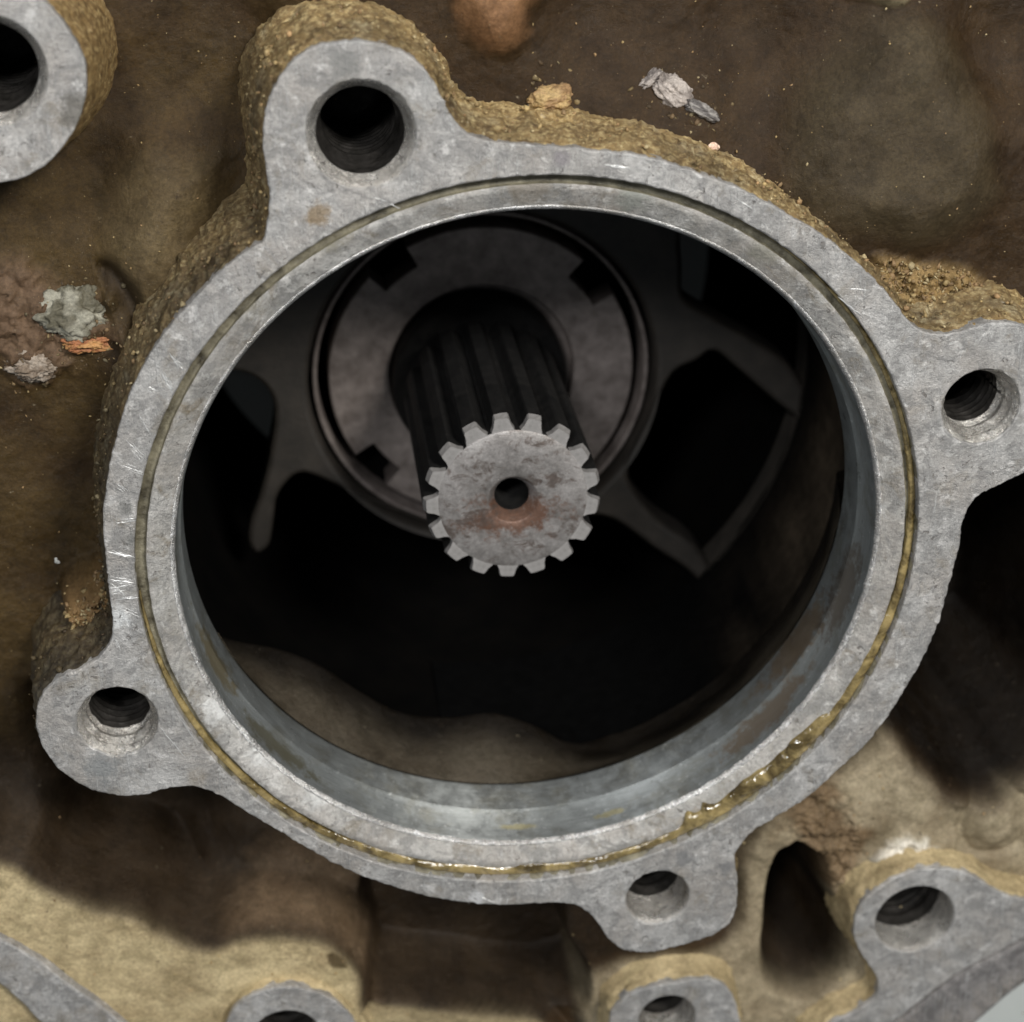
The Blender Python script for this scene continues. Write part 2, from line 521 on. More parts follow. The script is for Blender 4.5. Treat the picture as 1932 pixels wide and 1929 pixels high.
M_cavity = mat_simple('dark_oily_cavity', (0.0012, 0.0012, 0.0012), (0.003, 0.0026, 0.0022), 0.8, 0.0, 1.0, 0.3, 0.04)
M_tip = mat_simple('worn_steel', (0.22, 0.21, 0.20), (0.42, 0.40, 0.385), 0.42, 0.45, 3.5, 0.35)
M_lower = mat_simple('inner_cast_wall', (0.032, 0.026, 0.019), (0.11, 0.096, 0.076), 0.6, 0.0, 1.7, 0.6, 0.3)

# ------------------------------------------------------------------ traced outlines (1932 px wide frame)
FLANGE = [(497, 455), (506, 415), (508, 370), (500, 310), (496, 260), (502, 205), (520, 160), (550, 117), (590, 90),
          (640, 79), (690, 78), (740, 90), (780, 112), (812, 145), (832, 180), (848, 215), (872, 244), (905, 262),
          (960, 271), (1030, 275), (1100, 281), (1180, 290), (1250, 304), (1320, 328), (1400, 358), (1480, 400),
          (1560, 450), (1630, 508), (1685, 565), (1712, 603), (1740, 625), (1790, 630), (1840, 618), (1885, 608),
          (1940, 616), (1990, 650), (2014, 715), (2008, 800), (1975, 860), (1932, 893), (1880, 918), (1840, 942),
          (1818, 985), (1808, 1040), (1790, 1110), (1770, 1180), (1738, 1250), (1690, 1330), (1640, 1398),
          (1580, 1455), (1520, 1508), (1460, 1545), (1415, 1575), (1388, 1615), (1392, 1665), (1385, 1728),
          (1350, 1762), (1290, 1783), (1230, 1797), (1180, 1794), (1148, 1772), (1125, 1738), (1100, 1716),
          (1060, 1704), (1000, 1706), (930, 1708), (850, 1700), (780, 1685), (700, 1660), (620, 1624), (540, 1577),
          (480, 1542), (440, 1517), (412, 1500), (378, 1488), (350, 1484), (310, 1490), (270, 1500), (220, 1502),
          (170, 1490), (120, 1460), (86, 1420), (68, 1370), (75, 1322), (102, 1286), (150, 1262), (187, 1240),
          (207, 1212), (213, 1175), (205, 1120), (198, 1050), (194, 980), (200, 920), (213, 850), (236, 770),
          (265, 700), (310, 630), (370, 560), (430, 500), (475, 468)]
HOLES = [(681, 254, 0.93, 'smooth'), (1851, 768, 0.76, 'thread'), (222, 1362, 0.77, 'thread'), (1241, 1694, 0.68, 'plain')]

fl = smooth(ups(FLANGE, 0.0), 0.05)
fn = normals2(fl)
fl_rough = fl + fn * (fbm(fl[:, 0] * 7, fl[:, 1] * 7, 0, 4, 3, 0.7)[:, None] * 0.03)

R_STEP = 7.54      # edge where the flange face ends
R_BORE = 6.81

# ================================================================== THE CASING
casing = thing('engine_casing', 'worn aluminium engine casing with a large round opening, coated in brown dirt',
               'engine casing')

hole_w = [(up(a, b, 0.0), r) for a, b, r, k in HOLES]
face = slab('mounting_flange', fl_rough, [circle((0, 0), R_STEP, 400)] + [circle(c, r, 72) for c, r in hole_w],
            0.0, 0.35, 0.035, M_face, casing, chip=0.035)


def wobble(V, A, amp=0.013, f=6):
    k = fbm(V[:, 0] * f, V[:, 1] * f, V[:, 2] * f, 3, 21) * amp
    r = np.hypot(V[:, 0], V[:, 1]); V[:, 0] += V[:, 0] / r * k; V[:, 1] += V[:, 1] / r * k; V[:, 2] += k
    return V


M_grime = mat_simple('groove_grime', (0.03, 0.024, 0.013), (0.27, 0.245, 0.17), 0.4, 0.0, 2.6, 0.9)
lathe('seal_groove', [(R_STEP + 0.05, -0.04), (R_STEP + 0.003, -0.045), (R_STEP - 0.003, -0.24), (R_STEP - 0.015, -0.30),
                      (7.36, -0.31), (7.345, -0.29), (7.338, -0.205)], (0, 0), M_grime, casing, 512, wobble)
lathe('seal_ledge', [(7.338, -0.205), (7.32, -0.185), (7.2, -0.235), (7.02, -0.315), (6.87, -0.385),
                     (6.835, -0.405), (6.82, -0.43), (6.82, -0.47)],
      (0, 0), M_ledge, casing, 512, wobble)
lathe('bore_lip', [(6.905, -0.362), (6.89, -0.352), (6.855, -0.375), (6.815, -0.42), (6.805, -0.50)], (0, 0), M_polish, casing, 512, wobble)
lathe('bore_wall', [(6.82, -0.42), (6.79, -0.50), (6.79, -1.43), (6.75, -1.45), (6.75, -1.46), (6.745, -1.49), (6.74, -2.34),
                    (6.75, -2.39), (6.78, -2.42), (7.2, -2.5)], (0, 0), M_bore, casing, 384)
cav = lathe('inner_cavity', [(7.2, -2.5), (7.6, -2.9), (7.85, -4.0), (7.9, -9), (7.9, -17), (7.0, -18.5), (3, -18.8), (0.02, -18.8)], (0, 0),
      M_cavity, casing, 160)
wp = [(7.25, -2.52), (7.55, -2.9), (7.8, -4.0), (7.84, -5.5), (7.84, -7), (7.84, -8.5), (7.84, -9.5)]
wa = np.linspace(math.radians(-100), math.radians(60), 80)
WV = np.vstack([np.column_stack([r * np.cos(wa), r * np.sin(wa), np.full(80, z)]) for r, z in wp])
WV[:, :2] *= (1 + 0.012 * fbm(WV[:, 0] * 1.2, WV[:, 1] * 1.2, WV[:, 2] * 1.2, 4, 181))[:, None]
wt = (0.5 + 0.9 * fbm(WV[:, 0] * 0.8, WV[:, 1] * 0.8, WV[:, 2] * 0.8, 4, 182))[:, None] * (sst(-58, -25, np.degrees(np.tile(wa, 7))) * sst(-9.3, -6.5, WV[:, 2]))[:, None]  # brown where light reaches the wall, painted shade below and deeper
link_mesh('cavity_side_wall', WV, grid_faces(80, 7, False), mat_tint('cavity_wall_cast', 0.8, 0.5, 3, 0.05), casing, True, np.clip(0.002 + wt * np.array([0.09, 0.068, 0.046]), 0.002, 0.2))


HOLE_CUTS = []


def bolt_hole(c, r, kind, z0, parent, depth=3.6):
    ch = 0.10
    prof = [(r + 0.035, z0 - 0.001), (r + 0.004, z0 - 0.03), (r - 0.02, z0 - 0.12)]
    if kind == 'smooth':
        prof = [(r + 0.035, z0 - 0.001), (r + 0.0, z0 - 0.03), (r - 0.06, z0 - 0.10), (r - 0.07, z0 - 0.13), (r - 0.15, z0 - 0.24), (r - 0.17, z0 - 0.30), (r - 0.175, z0 - 0.9),
                (r - 0.2, z0 - 0.93)]
        z = z0 - 1.0; rr = r - 0.19
    elif kind == 'plain':
        prof += [(r - 0.03, z0 - 0.2), (r - 0.04, z0 - 0.9)]
        z = z0 - 1.0; rr = r - 0.05
    else:
        prof += [(r - 0.07, z0 - 0.17), (r - 0.075, z0 - 0.25)]
        z = z0 - 0.28; rr = r - 0.08
    pitch = 0.21
    tops = []
    n = 120
    while z > z0 - depth:
        for dr, dz in ((0, 0), (-0.075, -0.07), (-0.085, -0.10), (-0.01, -0.17)):
            tops.append((rr + dr, z + dz))
        z -= pitch
    prof2 = prof + tops
    n0 = len(prof)

    def helix(V, A):
        V = V.copy()
        for k in range(n0, len(prof2)):
            sl = slice(k * n, (k + 1) * n)
            f = min(1.0, (k - n0) / 4.0)
            V[sl, 2] -= (A[sl] / (2 * PI)) * pitch * f - 0
        j = fbm(V[:, 0] * 6, V[:, 1] * 6, V[:, 2] * 6, 3, 5) * (0.035 if kind == 'thread' else 0.008)
        V[:, 0] += j * np.cos(A) * (V[:, 2] < z0 - 0.05); V[:, 1] += j * np.sin(A) * (V[:, 2] < z0 - 0.05)
        return V
    h = lathe('bolt_hole', prof2 + [(rr * 0.6, z - 0.3), (0.01, z - 0.45)], c, M_thread, parent, n, helix)
    h.data.materials.append(M_thread_dark)
    lim = z0 - {'smooth': 0.27, 'thread': 0.8, 'plain': 0.75}[kind] * (r / 0.75) ** 0.5
    h.data.polygons.foreach_set('material_index', [1 if p.center.z < lim else 0 for p in h.data.polygons])
    HOLE_CUTS.append((c, r + 0.1))
    return h


for (c, r), (a, b, r_, k) in zip(hole_w, HOLES):
    h = bolt_hole(c, r, k, 0.0, face, 3.0)
    if k == 'smooth':
        h['label'] = 'smooth wide bolt hole in the top lug with a bright chamfer'
    elif k == 'thread':
        h['label'] = 'threaded bolt hole with dirty ragged threads'


# --- rough side wall of the flange, packed with dirt
def skirt(name, P, ztop, zbot, mat, parent, draft=0.16, amp=0.10, tintf=None, rows=34, inset=0.03, seed=0, extra=None):
    n2 = normals2(P)
    V, T = [], []
    n = len(P)
    for k in range(rows):
        t = k / (rows - 1)
        z = ztop + (zbot - ztop) * t ** 1.15
        off = -inset + draft * (ztop - z)
        a = amp * min(1, k / 3.0)
        nz = fbm(P[:, 0] * 3.1, P[:, 1] * 3.1, z * 3.1, 5, seed + 40, 0.62)
        g = fbm(P[:, 0] * 9, P[:, 1] * 9, z * 9, 3, seed + 50, 0.7)
        o = off + a * (nz * 0.9 + g * 0.55 + 0.25)
        if extra is not None:
            o = o + extra(P, z) * min(1, k / 4.0)
        Q = P + n2 * o[:, None]
        zz = np.full(n, z) + (a * 0.4 * fbm(P[:, 0] * 5, P[:, 1] * 5, z * 5, 3, seed + 60) if 0 < k < rows - 1 else 0)
        V.append(np.column_stack([Q, zz]))
        T.append(tintf(Q[:, 0], Q[:, 1], zz) if tintf else np.ones((n, 3)))
    return link_mesh(name, np.vstack(V), grid_faces(n, rows), mat, parent, True, np.vstack(T))


def fl_tint(x, y, z):
    a = np.arctan2(y, x)
    gold = sst(1.5, 4.5, y)                       # sandy on the upper side, dark brown elsewhere
    n = fbm(x * 0.7, y * 0.7, z * 0.7, 4, 71); m_ = fbm(x * 2.4, y * 2.4, z * 2.4, 4, 72)
    t = 0.42 + 0.45 * gold + 0.55 * n + 0.45 * m_
    t = t + 0.35 * gold * sst(-0.9, -1.35, z + 0.3 * n)      # paler dust along the foot of the wall
    t = t * (1 - 0.42 * sst(-4.4, -5.0, x))                     # darker greasy grit on the left
    t = np.clip(t, 0.18, 1.6)
    g_ = sst(0.15, 0.5, m_ - n) * 0.4                         # rubbed bare in places
    return np.column_stack([t * (1 - 0.12 * g_), t * (1 + 0.08 * g_), t * (0.95 + 0.55 * g_)])


skirt('flange_side_wall', fl, -0.05, -6.0, M_crust, casing, 0.13, 0.15, fl_tint, 46, seed=1)

# ------------------------------------------------------------------ cast body as a height field
STEP = 0.042
gx = np.arange(-13.2, 13.6, STEP); gy = np.arange(-15.5, 16.5, STEP)
X, Y = np.meshgrid(gx, gy)
CP = [  # px, py, z, reach
    (60, 430, -2.7), (200, 60, -3.0), (300, 150, -3.4), (430, 60, -3.2), (480, 160, -3.3), (210, 330, -3.3), (430, 300, -3.1),
    (330, 350, -2.15), (310, 470, -2.2), (270, 580, -2.7), (90, 520, -2.6), (20, 640, -2.6), (120, 760, -2.7), (60, 900, -2.8),
    (170, 950, -2.9), (40, 1100, -2.9), (20, 1300, -3.0), (60, 1450, -3.4),
    (420, 430, -2.9), (340, 560, -2.1), (270, 680, -1.9),
    (600, 10, -2.3), (760, 15, -1.9), (870, 90, -2.1), (930, 60, -1.5), (1030, 150, -1.9), (1100, 60, -2.6), (1250, 120, -2.4),
    (1180, 200, -1.5), (1330, 230, -1.4), (1400, 60, -2.9), (1420, 200, -2.2),
    (1500, 330, -1.3), (1600, 250, -1.2), (1700, 150, -1.3), (1800, 300, -1.2), (1700, 400, -1.0), (1600, 440, -0.9),
    (1900, 60, -2.4), (1915, 380, -1.6), (1780, 500, -1.5), (1880, 520, -1.8), (1560, 60, -2.2),
    (480, 1600, -3.6), (560, 1700, -3.0), (650, 1640, -3.4), (900, 1780, -5.0), (200, 1600, -4.8),
    (1500, 1560, -2.0), (1600, 1560, -1.8), (1800, 1580, -1.7), (1900, 1500, -1.8), (1620, 1460, -2.1), (1440, 1650, -2.4),
    (1150, 1860, -1.9), (1300, 1830, -1.8), (1450, 1900, -1.9), (1560, 1880, -1.7), (500, 1850, -1.8), (300, 1800, -1.6),
    (100, 1640, -1.5), (800, 1925, -2.2), (1000, 1925, -2.2), (1900, 1200, -3.0), (1920, 950, -3.0),
]
num = np.zeros_like(X); den = np.zeros_like(X)
for a, b, z in CP:
    cx, cy = up(a, b, z)
    d2 = (X - cx) ** 2 + (Y - cy) ** 2
    wgt = 1 / (d2 + 1.3) ** 2.4
    num += wgt * z; den += wgt
H = num / den
WX = 0.15 * fbm(X * 1.1, Y * 1.1, 0, 2, 90); WY = 0.15 * fbm(X * 1.1, Y * 1.1, 5, 2, 91)   # ragged edges of every region


def region(pts, z, step=0.25):
    return smooth(ups(pts, z), step)


def reg_sdf(pts, z, rag=1.0):
    return sdf(region(pts, z), X + WX * rag, Y + WY * rag)


# colours
C_olive = np.array([0.056, 0.036, 0.0125]); C_brown = np.array([0.038, 0.023, 0.0105])
C_cream = np.array([0.43, 0.36, 0.22]); C_white = np.array([0.72, 0.70, 0.64])
C_red = np.array([0.20, 0.11, 0.055]); C_grey = np.array([0.13, 0.12, 0.10])
T = np.zeros(X.shape + (3,)) + C_brown
C_grime_shade = np.array([0.028, 0.019, 0.011])  # oily grime and the shade painted into pockets and creases


def paint(mask, col):
    global T
    m = np.clip(mask, 0, 1)[..., None]
    T = T * (1 - m) + np.asarray(col) * m


n1 = fbm(X * 0.8, Y * 0.8, 0, 5, 101)
n2_ = fbm(X * 2.5, Y * 2.5, 0, 5, 102)
left = sst(-2.5, -5.0, X)
paint(left * (0.75 + n1), C_olive)
d = reg_sdf([(215, 350), (290, 312), (360, 308), (412, 335), (405, 400), (370, 470), (330, 560), (265, 640), (215, 560), (195, 440)], -2.2)
paint(sst(-0.5, 0.6, d) * 0.8, (0.115, 0.087, 0.046))
H += 0.45 * sst(-0.5, 0.9, d)
d = reg_sdf([(1490, 300), (1530, 170), (1600, 90), (1700, 40), (1790, 60), (1850, 160), (1880, 270), (1885, 380), (1820, 440),
             (1700, 455), (1590, 440), (1500, 380)], -1.2)
paint(sst(-0.3, 0.4, d) * 0.8, (0.060, 0.047, 0.027))
H += 0.5 * sst(-0.4, 0.9, d)
d = reg_sdf([(865, -30), (880, 60), (935, 110), (985, 90), (1015, 30), (1020, -40)], -1.6)
paint(sst(-0.15, 0.25, d + 0.2 * n2_), C_red * 1.1)
H += 0.4 * sst(-0.2, 0.5, d)
d = reg_sdf([(1590, -60), (1600, 5), (1660, 22), (1720, 10), (1760, -60)], -1.6)
paint(sst(-0.05, 0.12, d), (0.30, 0.26, 0.17)); H += 0.4 * sst(-0.1, 0.3, d)

# pocket under the ring at lower left
c1 = lambda L: crop(L, 0, 1200, 2.2825)
c3 = lambda L: crop(L, 1248, 1300, 2.415)
c2 = lambda L: crop(L, 600, 1500, 2.415)
d = reg_sdf([(30, 1280), (60, 1560), (130, 1690), (190, 1730), (280, 1780), (370, 1800), (430, 1770), (430, 1700), (470, 1610),
             (540, 1560), (420, 1420), (220, 1350)], -3.0)
H = H + (-5.2 - H) * sst(0.0, 1.5, d)
paint(sst(-0.3, 0.8, d + 0.3 * n2_), C_grime_shade * 1.6)  # grime plus the flange's shade painted into the pocket
# box pocket in the middle
d = sdf(smooth(ups(c2([(310, 760), (300, 1000), (312, 1205), (420, 1215), (560, 1232), (800, 1250), (1100, 1300), (1360, 1240), (1405, 1140), (1390, 1020),
                       (1300, 900), (1250, 740), (900, 660), (500, 600)]), -2.1), 0.15), X + WX * 0.3, Y + WY * 0.3)
H = H + (-6.0 + 1.6 * sst(-8.6, -10.2, Y) - H) * sst(-0.02, 0.35, d)
paint(sst(-0.2, 0.05, d), C_grime_shade * 1.0)  # dark of the deep box painted over its floor and walls as shade
# black hollow on the right
d = sdf(smooth(ups([(1700, 940), (1690, 1100), (1560, 1430), (1600, 1470), (1650, 1440)] + c3([(1300, 430), (1450, 590), (1550, 680), (1680, 735),
        (1800, 725), (1932, 650)]) + [(2080, 1350), (2080, 900), (1850, 920)], -2.0), 0.25), X + WX * .6, Y + WY * .6)
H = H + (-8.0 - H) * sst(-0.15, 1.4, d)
paint(sst(-0.15, 0.25, d), C_grime_shade * 0.28)  # shade of a deeper, open hollow painted on the walls
# cream ledge along the bottom
ledge_l = c1([(-200, 1150), (0, 1190), (100, 1215), (200, 1310), (330, 1370), (450, 1420), (620, 1450), (720, 1510), (850, 1570), (950, 1592),
              (1010, 1575), (1100, 1540), (1250, 1528), (1400, 1548), (1530, 1590), (1620, 1670), (1660, 1750), (1668, 1845), (1668, 2100),
              (500, 2200), (-300, 1900)])
d = sdf(smooth(ups(ledge_l, -1.4), 0.15), X + WX * 0.35, Y + WY * 0.35)
paint(sst(-2.2, -1.0, d) * (Y < -4) * sst(0.3, 0.0, d) * sst(-1.9, -2.6, X), C_grime_shade * 1.3)
H = H + (-1.45 - H) * sst(-0.45, 0.15, d)
paint(sst(0.0, 0.32, d), C_cream); dled = d
# mound
d = reg_sdf([(430, 1700), (480, 1630), (560, 1590), (660, 1620), (690, 1700), (690, 1850), (600, 1850), (470, 1800)], -3.0)
paint(sst(-0.4, 0.5, d + 0.4 * n2_) * 0.9 * sst(0.1, -0.1, dled), (0.15, 0.105, 0.065))
spot = c1([(1480, 1640), (1520, 1625), (1590, 1660), (1585, 1700), (1530, 1705), (1490, 1690)])
ds = reg_sdf(spot, -1.4, 0.8); paint(sst(-0.03, 0.06, ds), (0.115, 0.087, 0.046))
# cream strip along the bottom in the middle
d = sdf(smooth(ups(c2([(300, 1215), (420, 1222), (600, 1240), (900, 1270), (1200, 1310), (1250, 1500), (300, 1500)]), -1.9), 0.2), X, Y)
H = H + (-2.0 - H) * sst(-0.1, 0.2, d)
paint(sst(0.1, 0.3, d), C_cream * 0.7)
# cream casting at the lower right
lower_r = [(1105, 1960), (1110, 1850), (1150, 1820), (1240, 1800), (1330, 1790), (1390, 1750), (1400, 1640), (1450, 1540),
           (1530, 1480), (1600, 1450)] + c3([(1240, 410), (1350, 500), (1450, 620), (1550, 710), (1680, 755), (1800, 745), (1932, 670)]) + \
          [(2100, 1450), (2100, 2000), (1700, 2050), (1300, 2050)]
d = sdf(smooth(ups(lower_r, -1.9), 0.2), X + WX * .5, Y + WY * .5)
dcream = d
H = H + (H * 0.4 - 1.9 * 0.6 + 0.12 * n1 - H) * sst(-0.1, 0.25, d)
paint(sst(-0.2, 0.35, d + 0.06 * n2_), C_cream * np.array([0.66, 0.68, 0.78]))
d = reg_sdf(c3([(800, 860), (880, 640), (1000, 640), (1150, 800), (1150, 1000), (1060, 1120), (980, 1180), (860, 1150), (820, 1000)]), -2.0)
paint(sst(-0.3, 0.3, d + 0.6 * n2_) * 0.95, (0.17, 0.12, 0.07))
H += (0.30 * fbm(X * 4, Y * 4, 0, 4, 131, 0.7)) * sst(-0.2, 0.3, d)
# white corroded flakes
d = reg_sdf(c3([(1215, 1030), (1290, 950), (1380, 900), (1470, 930), (1480, 980), (1400, 1040), (1300, 1080), (1200, 1110), (1140, 1130)]), -1.8)
wm = sst(-0.2, 0.0, d + 0.25 * n2_ + 0.1 * fbm(X * 7, Y * 7, 0, 3, 103))
paint(wm, C_white); H += 0.18 * wm * (0.6 + fbm(X * 5, Y * 5, 0, 3, 133))
# oval shaft in the lower right casting
d = sdf(smooth(ups(c3([(760, 960), (850, 930), (930, 1000), (960, 1130), (1000, 1220), (1060, 1340), (1055, 1420), (1000, 1530), (900, 1600), (800, 1620), (700, 1560),
                       (670, 1400), (690, 1250), (720, 1080)]), -2.3), 0.12), X + WX * 0.35, Y + WY * 0.35)
H = H + (-6.5 - H) * sst(-0.25, 0.75, d)
paint(sst(-0.22, 0.08, d), C_grime_shade * 0.8)  # shade inside the oval painted down its walls
# groove round small bump
bx, by = up(1885, 1560, -1.75); rr = np.hypot(X - bx, Y - by)
H += 0.25 * sst(0.75, 0.2, rr) - 0.12 * np.exp(-((rr - 0.85) / 0.1) ** 2)
# crusty band against the ring, left side
d = reg_sdf([(510, 400), (430, 420), (400, 480), (350, 520), (310, 590), (275, 650), (245, 640), (230, 700), (215, 850), (190, 980), (230, 1000), (400, 640), (520, 470)], -1.7)
cm = sst(-0.15, 0.2, d + 0.15 * n2_)
paint(cm, (0.22, 0.17, 0.085)); H += cm * (0.22 + 0.35 * fbm(X * 3.6, Y * 3.6, 0, 4, 141, 0.75))
dcrl = d
# crust at upper right lug
d = reg_sdf([(1640, 480), (1720, 495), (1800, 510), (1870, 540), (1930, 600), (1960, 640), (1700, 640)], -1.2)
cm2 = sst(-0.15, 0.2, d + 0.15 * n2_)
paint(cm2, (0.26, 0.18, 0.08)); H += cm2 * (0.15 + 0.4 * fbm(X * 3.6, Y * 3.6, 0, 4, 142, 0.75))
# crust above the lower left lug
d = reg_sdf([(200, 1120), (150, 1135), (110, 1160), (110, 1210), (80, 1290), (100, 1330), (240, 1240)], -1.2)
cm3 = sst(-0.15, 0.2, d + 0.15 * n2_)
paint(cm3, (0.22, 0.14, 0.065)); H = H + cm3 * (-1.1 - H) * 0.8 + cm3 * 0.4 * fbm(X * 3.6, Y * 3.6, 0, 4, 143, 0.75)
# crack-like ridge on the left
pa, pb = up(205, 560, -2.4), up(250, 660, -2.2)
ex, ey = pb[0] - pa[0], pb[1] - pa[1]
t = np.clip(((X - pa[0]) * ex + (Y - pa[1]) * ey) / (ex * ex + ey * ey), 0, 1)
dl = np.hypot(X + WX - pa[0] - t * ex, Y + WY - pa[1] - t * ey)
H += 0.38 * np.exp(-(dl / 0.14) ** 2)
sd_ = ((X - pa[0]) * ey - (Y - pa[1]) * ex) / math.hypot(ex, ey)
paint(0.8 * np.exp(-((dl - 0.3) / 0.22) ** 2) * (sd_ < 0), C_grime_shade)  # crevice shade painted along one side of the ridge
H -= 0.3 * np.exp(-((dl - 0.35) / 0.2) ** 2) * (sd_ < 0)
# dirt-brown patches left of it
d = reg_sdf([(-40, 500), (60, 500), (130, 560), (210, 600), (215, 640), (160, 650), (90, 720), (20, 700), (-40, 640)], -2.5)
dm = sst(-0.3, 0.3, d + 0.4 * n2_)
paint(dm * 0.85, (0.13, 0.085, 0.055)); H += dm * (0.2 + 0.22 * fbm(X * 3, Y * 3, 0, 4, 144, 0.7))
# general relief
H += 0.055 * n1 + 0.022 * n2_ + 0.03 * fbm(X * 2.2, Y * 2.2, 0, 2, 109) * sst(-2.4, -1.6, H) * (Y < -4) + 0.02 * fbm(X * 8, Y * 8, 0, 3, 105, 0.7)
rr0 = np.hypot(X, Y)
ny, nx = X.shape

# ------------------------------------------------------------------ machined bosses
ZB = -1.15


def boss(outer_px, hole, zb, label, kind='smooth', wall_tint=(1.1, 1.05, 1.0), zbot=-3.2, mat=None, depth=3.0, draft=0.2, wmat=None):
    P = smooth(ups(outer_px, zb), 0.08)
    n_ = normals2(P)
    Pr = P + n_ * (fbm(P[:, 0] * 7, P[:, 1] * 7, 0, 3, 6)[:, None] * 0.02)
    c = up(hole[0], hole[1], zb)
    f = slab('gasket_face', Pr, [circle(c, hole[2], 64)], zb, 0.25, 0.03, mat or M_face, casing, chip=0.012)
    f['label'] = label
    bolt_hole(c, hole[2], kind, zb, f, depth)
    s = skirt('side_wall', P, zb - 0.04, zbot, wmat or M_crust, f, draft, 0.09, lambda x, y, z: np.tile(wall_tint, (len(x), 1)), 24, seed=7)
    return f


boss([(-60, -60), (20, -50), (82, 0), (128, 55), (158, 110), (163, 165), (150, 225), (110, 290), (60, 328), (5, 345), (-80, 340), (-170, 280),
      (-200, 130), (-150, 0)], (-18, 135, 0.92), -0.35, 'round machined boss cut by the upper left edge', 'smooth', (1.0, 0.95, 0.85), -3.6, draft=0.12)
boss([(425, 1940), (447, 1898), (490, 1872), (545, 1863), (600, 1874), (642, 1898), (672, 1935), (700, 2010), (650, 2090), (560, 2120),
      (450, 2090), (410, 2010)], (541, 1958, 0.76), ZB, 'pale bolt boss in the cream ledge at the bottom left', 'plain', (0.46, 0.38, 0.23), -2.6, wmat=M_cast)
boss([(1150, 1935), (1163, 1897), (1205, 1869), (1275, 1855), (1335, 1849), (1375, 1868), (1395, 1920), (1400, 2000), (1360, 2080), (1250, 2110),
      (1160, 2060)], (1259, 1922, 0.66), ZB, 'pale bolt boss at the bottom below the lower lug', 'plain', (0.46, 0.38, 0.23), -2.9, wmat=M_cast)
gr = c3([(1990, 1212), (1932, 1205), (1870, 1195), (1790, 1160), (1700, 1100), (1620, 1067), (1520, 1058), (1400, 1066), (1290, 1110), (1180, 1190),
         (1125, 1270), (1110, 1360), (1130, 1440), (1180, 1520), (1220, 1580), (1225, 1650), (1190, 1700), (1100, 1757), (1000, 1800),
         (900, 1900), (900, 2000), (1000, 2010), (1300, 1800), (1600, 1570), (1932, 1390), (2200, 1230), (2200, 1150)])
boss(gr, (1726, 1735, 0.92), ZB, 'broad machined gasket face with a large bolt hole at the lower right', 'plain', (0.46, 0.38, 0.23), -2.6, wmat=M_cast)
# rim band below it
rb = c3([(1000, 2016), (1302, 1806), (1602, 1576), (1934, 1396), (2202, 1236), (2300, 1400), (1932, 1610), (1700, 1799), (1500, 1960), (1200, 2200)])
P = smooth(ups(rb, -1.5), 0.1)
b = slab('outer_rim', P, [], -1.45, 0.8, 0.12, mat_machined('dark_rim_metal', base=(0.20, 0.19, 0.185), dark=(0.11, 0.10, 0.095), metal=0.3, rough=0.5,
         stain=0.5), casing, chip=0.01)
b['label'] = 'darker outer rim along the lower right edge'
# rim at the lower left
rl = c1([(-150, 1440), (0, 1535), (100, 1590), (220, 1665), (330, 1755), (450, 1835), (580, 1940), (700, 2040), (600, 2160), (240, 1960), (100, 1830), (0, 1745), (-150, 1640)])
P = smooth(ups(rl, -1.3), 0.1)
slab('gasket_rim', P, [], -1.22, 0.4, 0.06, M_face, casing, chip=0.012)['label'] = 'machined gasket rim across the lower left corner'
rl2 = c1([(-160, 1645), (0, 1752), (100, 1838), (240, 1968), (600, 2168), (300, 2400), (-300, 2200)])
P = smooth(ups(rl2, -1.6), 0.1)
slab('outer_rim', P, [], -1.62, 0.8, 0.15, bpy.data.materials['dark_rim_metal'], casing)['label'] = 'dark outer rim in the lower left corner'

# the cast body itself, cut out under the ring and the bolt holes
V = np.column_stack([X.ravel(), Y.ravel(), H.ravel()])
F = grid_faces(nx, ny, False)
cxy = V[F[:, 0]]
keep = np.hypot(cxy[:, 0], cxy[:, 1]) > 7.9
# the gasket faces at the bottom end where the bench shows
edge_a, edge_b = up(1560, 1990, -1.2), up(2010, 1700, -1.2)
side = (cxy[:, 0] - edge_a[0]) * (edge_b[1] - edge_a[1]) - (cxy[:, 1] - edge_a[1]) * (edge_b[0] - edge_a[0])
keep &= ~((side >= 0) & (V[F[:, 0], 2] > -3.3))
for c_, r_ in HOLE_CUTS:
    keep &= np.hypot(cxy[:, 0] - c_[0], cxy[:, 1] - c_[1]) > r_
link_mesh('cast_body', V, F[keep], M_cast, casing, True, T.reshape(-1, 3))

# ------------------------------------------------------------------ inside the opening
ZW = -9.2
c5 = lambda L: crop(L, 1200, 400, 2.269)
webholes = [
    c5([(440, 735), (520, 690), (620, 765), (800, 920), (920, 1020), (930, 1110), (880, 1240), (790, 1420), (700, 1560), (600, 1700), (520, 1690),
        (430, 1570), (260, 1450), (140, 1290), (150, 1170), (230, 1000), (330, 800)]),
    c5([(400, 60), (375, 330), (390, 450), (500, 530), (700, 640), (860, 750), (940, 870), (1000, 935), (1110, 950), (1160, 800), (1000, 300), (700, 50)]),
]
wh = []
for L in webholes:
    P = smooth(ups(L, ZW), 0.12)
    r = np.hypot(P[:, 0], P[:, 1]); k = np.minimum(1, 7.845 / r)
    wh.append(P * k[:, None])
low = smooth(ups([(345, 790), (395, 722), (440, 703), (490, 722), (517, 770), (508, 860), (488, 940), (472, 985), (468, 1025), (485, 1048), (508, 1030), (516, 985), (525, 935), (560, 897), (600, 903), (700, 950), (800, 990), (850, 1020), (900, 1035),
                  (915, 1060), (940, 1058), (980, 1040), (1080, 985), (1150, 980), (1240, 1040), (1310, 1090), (1350, 1170),
                  (1400, 1250), (1500, 1300)], ZW), 0.15, False)
low = low[np.hypot(low[:, 0], low[:, 1]) < 7.82]
